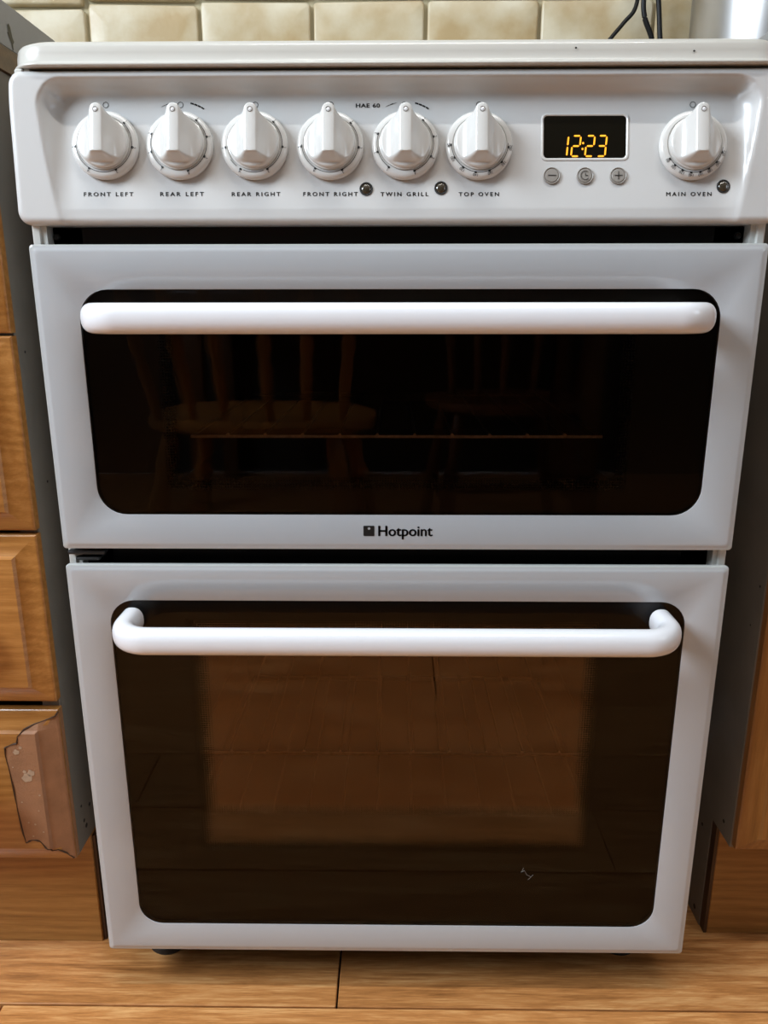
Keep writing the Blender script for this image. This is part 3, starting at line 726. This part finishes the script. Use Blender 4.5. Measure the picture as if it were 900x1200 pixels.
# torn foil: bare board and its lifted lip, draped over the drawer front
za, zb = DZ[3]
def drawer_y(x, z, lift): return CY - front_depth(max(0, min(-0.3335 - x, zb - z, z - za))) - lift
poly = [(-0.3337, 0.3206), (-0.336, 0.3165), (-0.3553, 0.3105), (-0.3659, 0.3050), (-0.3715, 0.2990), (-0.3728, 0.2918), (-0.3800, 0.2900), (-0.3852, 0.2869), (-0.3860, 0.2793), (-0.3832, 0.2493), (-0.3822, 0.2300), (-0.3816, 0.2147), (-0.3795, 0.1895), (-0.3778, 0.1765), (-0.3740, 0.1790), (-0.3711, 0.1800), (-0.3660, 0.1800), (-0.3633, 0.1788), (-0.3596, 0.1735), (-0.3539, 0.1640), (-0.3482, 0.1650), (-0.3409, 0.1590), (-0.3385, 0.1545), (-0.3337, 0.1497)]
def inside(x, z):
    c = False; n = len(poly)
    for i in range(n):
        (xa, z_a), (xb, z_b) = poly[i], poly[(i + 1) % n]
        if (z_a > z) != (z_b > z) and x < (xb - xa) * (z - z_a) / (z_b - z_a) + xa: c = not c
    return c
bm = bmesh.new()
fs = bm.faces.new([bm.verts.new((x, 0, z)) for x, z in poly])
bmesh.ops.triangulate(bm, faces=[fs])
for off in [-0.3335 - d for d in (0.0008, 0.0018, 0.003, 0.010, 0.0185, 0.0195, 0.0205)]:
    bmesh.ops.bisect_plane(bm, geom=bm.verts[:] + bm.edges[:] + bm.faces[:], plane_co=(off, 0, 0), plane_no=(1, 0, 0))
for d in (0.0008, 0.0018, 0.003, 0.0185, 0.0195, 0.0205):
    for zz in (za + d, zb - d): bmesh.ops.bisect_plane(bm, geom=bm.verts[:] + bm.edges[:] + bm.faces[:], plane_co=(0, 0, zz), plane_no=(0, 0, 1))
for v in bm.verts: v.co.y = drawer_y(v.co.x, v.co.z, 0.0003)
side = [e for e in bm.edges if all(v.co.x > -0.33375 for v in e.verts)]
ex = bmesh.ops.extrude_edge_only(bm, edges=side)
for v in [g for g in ex['geom'] if isinstance(g, bmesh.types.BMVert)]: v.co.y = CY - 0.002; v.co.x = -0.3332
pt = obj('bare_patch', bm, M['mdf'], low_drawer, angle=20); pt['label'] = 'bare brown board where the foil has peeled away'
dens = []
for (xa, z_a), (xb, z_b) in zip(poly[:-1], poly[1:]):
    for k in range(4): f = k / 4; dens.append((xa + (xb - xa) * f + random.uniform(-0.0002, 0.0002), z_a + (z_b - z_a) * f + random.uniform(-0.0002, 0.0002)))
bm = bmesh.new(); tube(bm, [(x, drawer_y(x, z, 0.0005), z) for x, z in dens], [0.0007 + 0.0003 * sin(i * 0.7) for i in range(len(dens))], 6)
obj('torn_edge', bm, M['foiledge'], low_drawer)['label'] = 'dark curled edge of the torn foil'
bm = bmesh.new()
for (cx, cz, r) in ((-0.3672, 0.2530, 0.0050), (-0.3628, 0.2585, 0.0036), (-0.3690, 0.2600, 0.0018), (-0.3745, 0.2820, 0.0030), (-0.3700, 0.2870, 0.0016), (-0.3570, 0.2330, 0.0010), (-0.3720, 0.2010, 0.0009), (-0.3760, 0.2250, 0.0009), (-0.3655, 0.1990, 0.0010), (-0.3600, 0.2150, 0.0008), (-0.3580, 0.1900, 0.0009), (-0.3800, 0.2650, 0.0008), (-0.3690, 0.1850, 0.0010)):
    bm.faces.new([bm.verts.new((cx + r * (1 + 0.2 * sin(k * 2.3)) * cos(2 * pi * k / 12), drawer_y(cx, cz, 0.0006), cz + r * (1 + 0.2 * cos(k * 1.7)) * sin(2 * pi * k / 12))) for k in range(12)])
obj('dust_spot', bm, M['dust'], low_drawer, smooth=False)['kind'] = 'stuff'

# worktops
wl = obj('worktop', bbox(-1.58, LX + 0.001, 0.0, 0.565, 0.9216, 0.958, bev=0.0006, seg=1), M['worktop'], smooth=False)
wl['label'] = 'grey worktop end above the drawer unit, left of the cooker'; wl['category'] = 'worktop'
b = bmesh.new()
def blob(bm, pts, x):
    bm.faces.new([bm.verts.new((x, y, z)) for y, z in pts])
blob(b, [(0.0885, 0.9400), (0.0915, 0.9425), (0.0940, 0.9400), (0.0960, 0.9330), (0.0985, 0.9300), (0.0960, 0.9275), (0.0955, 0.9225), (0.0935, 0.9223), (0.0930, 0.9275), (0.0905, 0.9300), (0.0870, 0.9345), (0.0895, 0.9350)], LX + 0.0013)
obj('grease_mark', b, M['grease'], wl, smooth=False)['label'] = 'dark green-black smear on the edge strip'

RX = 0.360; RY = 0.056
ru = thing('base_cupboard', (0.66, 0.30, 0), 'oak base cupboard right of the cooker, mostly out of frame', 'cupboard')
bm = bmesh.new(); prof = [(0.103, 0.0), (0.56, 0.0), (0.56, 0.922), (RY, 0.922), (RY, 0.146), (0.103, 0.146)]
a = [bm.verts.new((RX, y, z)) for y, z in prof]; c = [bm.verts.new((RX + 0.018, y, z)) for y, z in prof]
bm.faces.new(a); bm.faces.new(c[::-1])
for i in range(6): bm.faces.new((a[i], c[i], c[(i + 1) % 6], a[(i + 1) % 6]))
sp = obj('side_panel', bm, M['melamine'], ru, smooth=False); sp['label'] = 'stained pale side panel with a notch for the plinth, gap shade put into its colour'
dark_holes(sp, RX, -1, [(0.076, 0.163, 0.0022), (0.125, 0.122, 0.0022), (0.119, 0.012, 0.0030), (0.066, 0.440, 0.0014), (0.075, 0.395, 0.001)])
b = bbox(RX + 0.018, 0.96, RY, 0.56, 0.146, 0.164); box(b, 0.942, 0.96, RY, 0.56, 0.164, 0.922); box(b, RX + 0.018, 0.942, 0.548, 0.56, 0.164, 0.922)
obj('carcass', b, M['melamine'], ru, smooth=False)
obj('plinth', bbox(RX + 0.0045, 0.96, 0.091, 0.1025, 0.0, 0.1455, bev=0.0008, seg=1), M['plinth'], ru, smooth=False)
obj('plinth_end', bbox(RX + 0.001, RX + 0.0045, 0.0915, 0.1025, 0.0, 0.145), M['foiledge'], ru, smooth=False)
dr = raised_front('door', RX + 0.0015, 0.957, 0.150, 0.900, RY, M['foilv'], ru)
round_knob('door_knob', 0.92, 0.80, RY - 0.020, M['creamknob'], dr)
wr = obj('worktop', bbox(RX - 0.003, 2.08, 0.0, 0.565, 0.9225, 0.962, bev=0.0006, seg=1), M['worktop'], smooth=False)
wr['label'] = 'grey worktop right of the cooker, under the steel canister'; wr['category'] = 'worktop'
# canister on it
b = bmesh.new(); lathe(b, [(0.091, 0.0), (0.095, 0.002), (0.096, 0.006), (0.096, 0.26), (0.094, 0.264), (0.091, 0.265)], org=(0.4565, 0.405, 0.9625), n=64)
can = obj('canister', b, M['brushed']); can['label'] = 'brushed steel cylindrical canister behind the right end of the lid'; can['category'] = 'canister'
b = bmesh.new(); lathe(b, [(0.0955, 0.2655), (0.097, 0.267), (0.097, 0.280), (0.093, 0.285), (0.012, 0.289), (0.010, 0.30), (0.016, 0.306), (0.014, 0.314), (0.00001, 0.316)], org=(0.4565, 0.405, 0.9625), n=64)
obj('canister_lid', b, M['brushed'], can)

# cables hanging behind the cooker
def bez(ps, n=14):
    out = []
    P_ = [Vector(p) for p in ps]
    for i in range(len(P_) - 1):
        p0 = P_[max(i - 1, 0)]; p1 = P_[i]; p2 = P_[i + 1]; p3 = P_[min(i + 2, len(P_) - 1)]
        for k in range(n):
            t = k / n; out.append(0.5 * ((2 * p1) + (-p0 + p2) * t + (2 * p0 - 5 * p1 + 4 * p2 - p3) * t * t + (-p0 + 3 * p1 - 3 * p2 + p3) * t ** 3))
    out.append(P_[-1]); return out
for pts, r, lab in (([(0.20, 0.535, 0.88), (0.2830, 0.530, 1.040), (0.2910, 0.53, 1.056), (0.3080, 0.53, 1.0760), (0.3230, 0.53, 1.0960), (0.326, 0.54, 1.14), (0.318, 0.545, 1.30), (0.316, 0.568, 1.34)], 0.0028, 'black cable slanting down to the left behind the cooker lid'),
                    ([(0.352, 0.535, 0.88), (0.3505, 0.520, 1.020), (0.3455, 0.52, 1.0520), (0.3330, 0.52, 1.0800), (0.3300, 0.52, 1.1050), (0.333, 0.52, 1.15), (0.342, 0.53, 1.30), (0.342, 0.568, 1.34)], 0.0034, 'middle black cable curving down behind the cooker lid'),
                    ([(0.362, 0.535, 0.88), (0.3580, 0.510, 1.020), (0.3530, 0.51, 1.0500), (0.3490, 0.51, 1.0800), (0.3450, 0.51, 1.1100), (0.342, 0.51, 1.15), (0.350, 0.53, 1.30), (0.350, 0.568, 1.34)], 0.0034, 'rightmost black cable, hanging nearly straight beside the tiles')):
    b = bmesh.new(); tube(b, bez(pts), r, 10); o = obj('cable', b, M['cable']); o['label'] = lab; o['category'] = 'cable'; o['group'] = 'black cables behind the cooker'

# ------------------------------------------------------------------ chairs mirrored in the oven glass, plus a table added for its shade
def turned(p0, p1, radii):
    p0, p1 = Vector(p0), Vector(p1); n = len(radii); b = bmesh.new()
    tube(b, [p0 + (p1 - p0) * (i / (n - 1)) for i in range(n)], list(radii), 12); return b
def make_chair(loc, rot, lab, mat='chairwood'):
    t = thing('dining_chair', loc, lab, 'chair', 'wooden spindle-back chairs')
    w = Vector(loc)
    def put(name, bm): o = obj(name, bm, M[mat], None); o.data.transform(Matrix.Identity(4)); o.parent = t; return o
    b = bmesh.new(); ns = 40
    def seat_out(s, z): return [((0.225 + 0.01 * sin(2 * a)) * s * math.copysign(abs(cos(a)) ** 0.8, cos(a)), 0.205 * s * math.copysign(abs(sin(a)) ** 0.8, sin(a)), z) for a in (2 * pi * k / ns for k in range(ns))]
    loft(b, [seat_out(0.93, 0.415), seat_out(0.99, 0.420), seat_out(1.0, 0.432), seat_out(0.99, 0.443), seat_out(0.95, 0.447), seat_out(0.6, 0.438)]); put('seat', b)
    for sx in (-1, 1):
        for sy in (-1, 1):
            put('leg', turned((sx * 0.15, sy * 0.13, 0.42), (sx * 0.21, sy * 0.19, 0.001), (0.014, 0.017, 0.02, 0.015, 0.021, 0.022, 0.022, 0.016, 0.020, 0.017, 0.013)))
        put('stretcher', turned((sx * 0.185, -0.165, 0.17), (sx * 0.185, 0.165, 0.17), (0.008, 0.011, 0.014, 0.015, 0.014, 0.011, 0.008)))
    put('stretcher', turned((-0.18, 0, 0.17), (0.18, 0, 0.17), (0.008, 0.011, 0.014, 0.015, 0.014, 0.011, 0.008)))
    xs = (-0.17, -0.105, -0.04, 0.04, 0.105, 0.17)
    for x in xs: put('spindle', turned((x, 0.175 - abs(x) * 0.25, 0.44), (x * 1.25, 0.265 - abs(x) * 0.2, 0.86), (0.008, 0.009, 0.010, 0.011, 0.012, 0.009, 0.014, 0.009, 0.016, 0.016, 0.009, 0.013, 0.011, 0.009, 0.008)))
    b = bmesh.new(); rg = []
    for i in range(17):
        x = -0.24 + 0.48 * i / 16; y = 0.268 - abs(x) ** 1.6 * 0.5; h = 0.055 * (1 - 0.5 * (abs(x) / 0.24) ** 2)
        rg.append([(x, y - 0.011, 0.85), (x, y + 0.011, 0.85), (x, y + 0.011, 0.85 + h), (x, y - 0.011, 0.85 + h)])
    loft(b, rg); put('top_rail', b)
    t.rotation_euler = (0, 0, rot); return t
c1 = make_chair((-0.33, -1.28, 0), radians(4), 'spindle-back wooden chair mirrored at the left of the upper oven window')
c1.scale = (1.28, 1.05, 1.0)
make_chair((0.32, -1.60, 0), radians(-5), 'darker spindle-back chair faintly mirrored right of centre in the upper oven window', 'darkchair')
tb = thing('shading_table', (0.0, -2.245, 0), 'added dark wooden table behind the chairs, shading the floor mirrored in the oven glass', 'table')  # unseen table, added to shade the floor that the glass mirrors
obj('table_top', bbox(-0.75, 0.75, -2.56, -1.93, 0.72, 0.75, bev=0.006), M['tablewood'], tb)
for sx in (-1, 1):
    for sy in (-2.5, -1.99): obj('leg', bbox(sx * 0.68 - 0.03, sx * 0.68 + 0.03, sy - 0.03, sy + 0.03, 0.0005, 0.72, bev=0.004), M['tablewood'], tb)
# ceiling tube fitting
cf = thing('ceiling_light', (0.10, -0.50, ZC), 'slim fluorescent tube fitting on the ceiling above the cooker, out of frame', 'light')
obj('fitting', bbox(-0.52, 0.72, -0.53, -0.47, ZC - 0.035, ZC - 0.0005, bev=0.003), M['frame'], cf)

for o in S.objects:
    if '_w' in o: del o['_w']
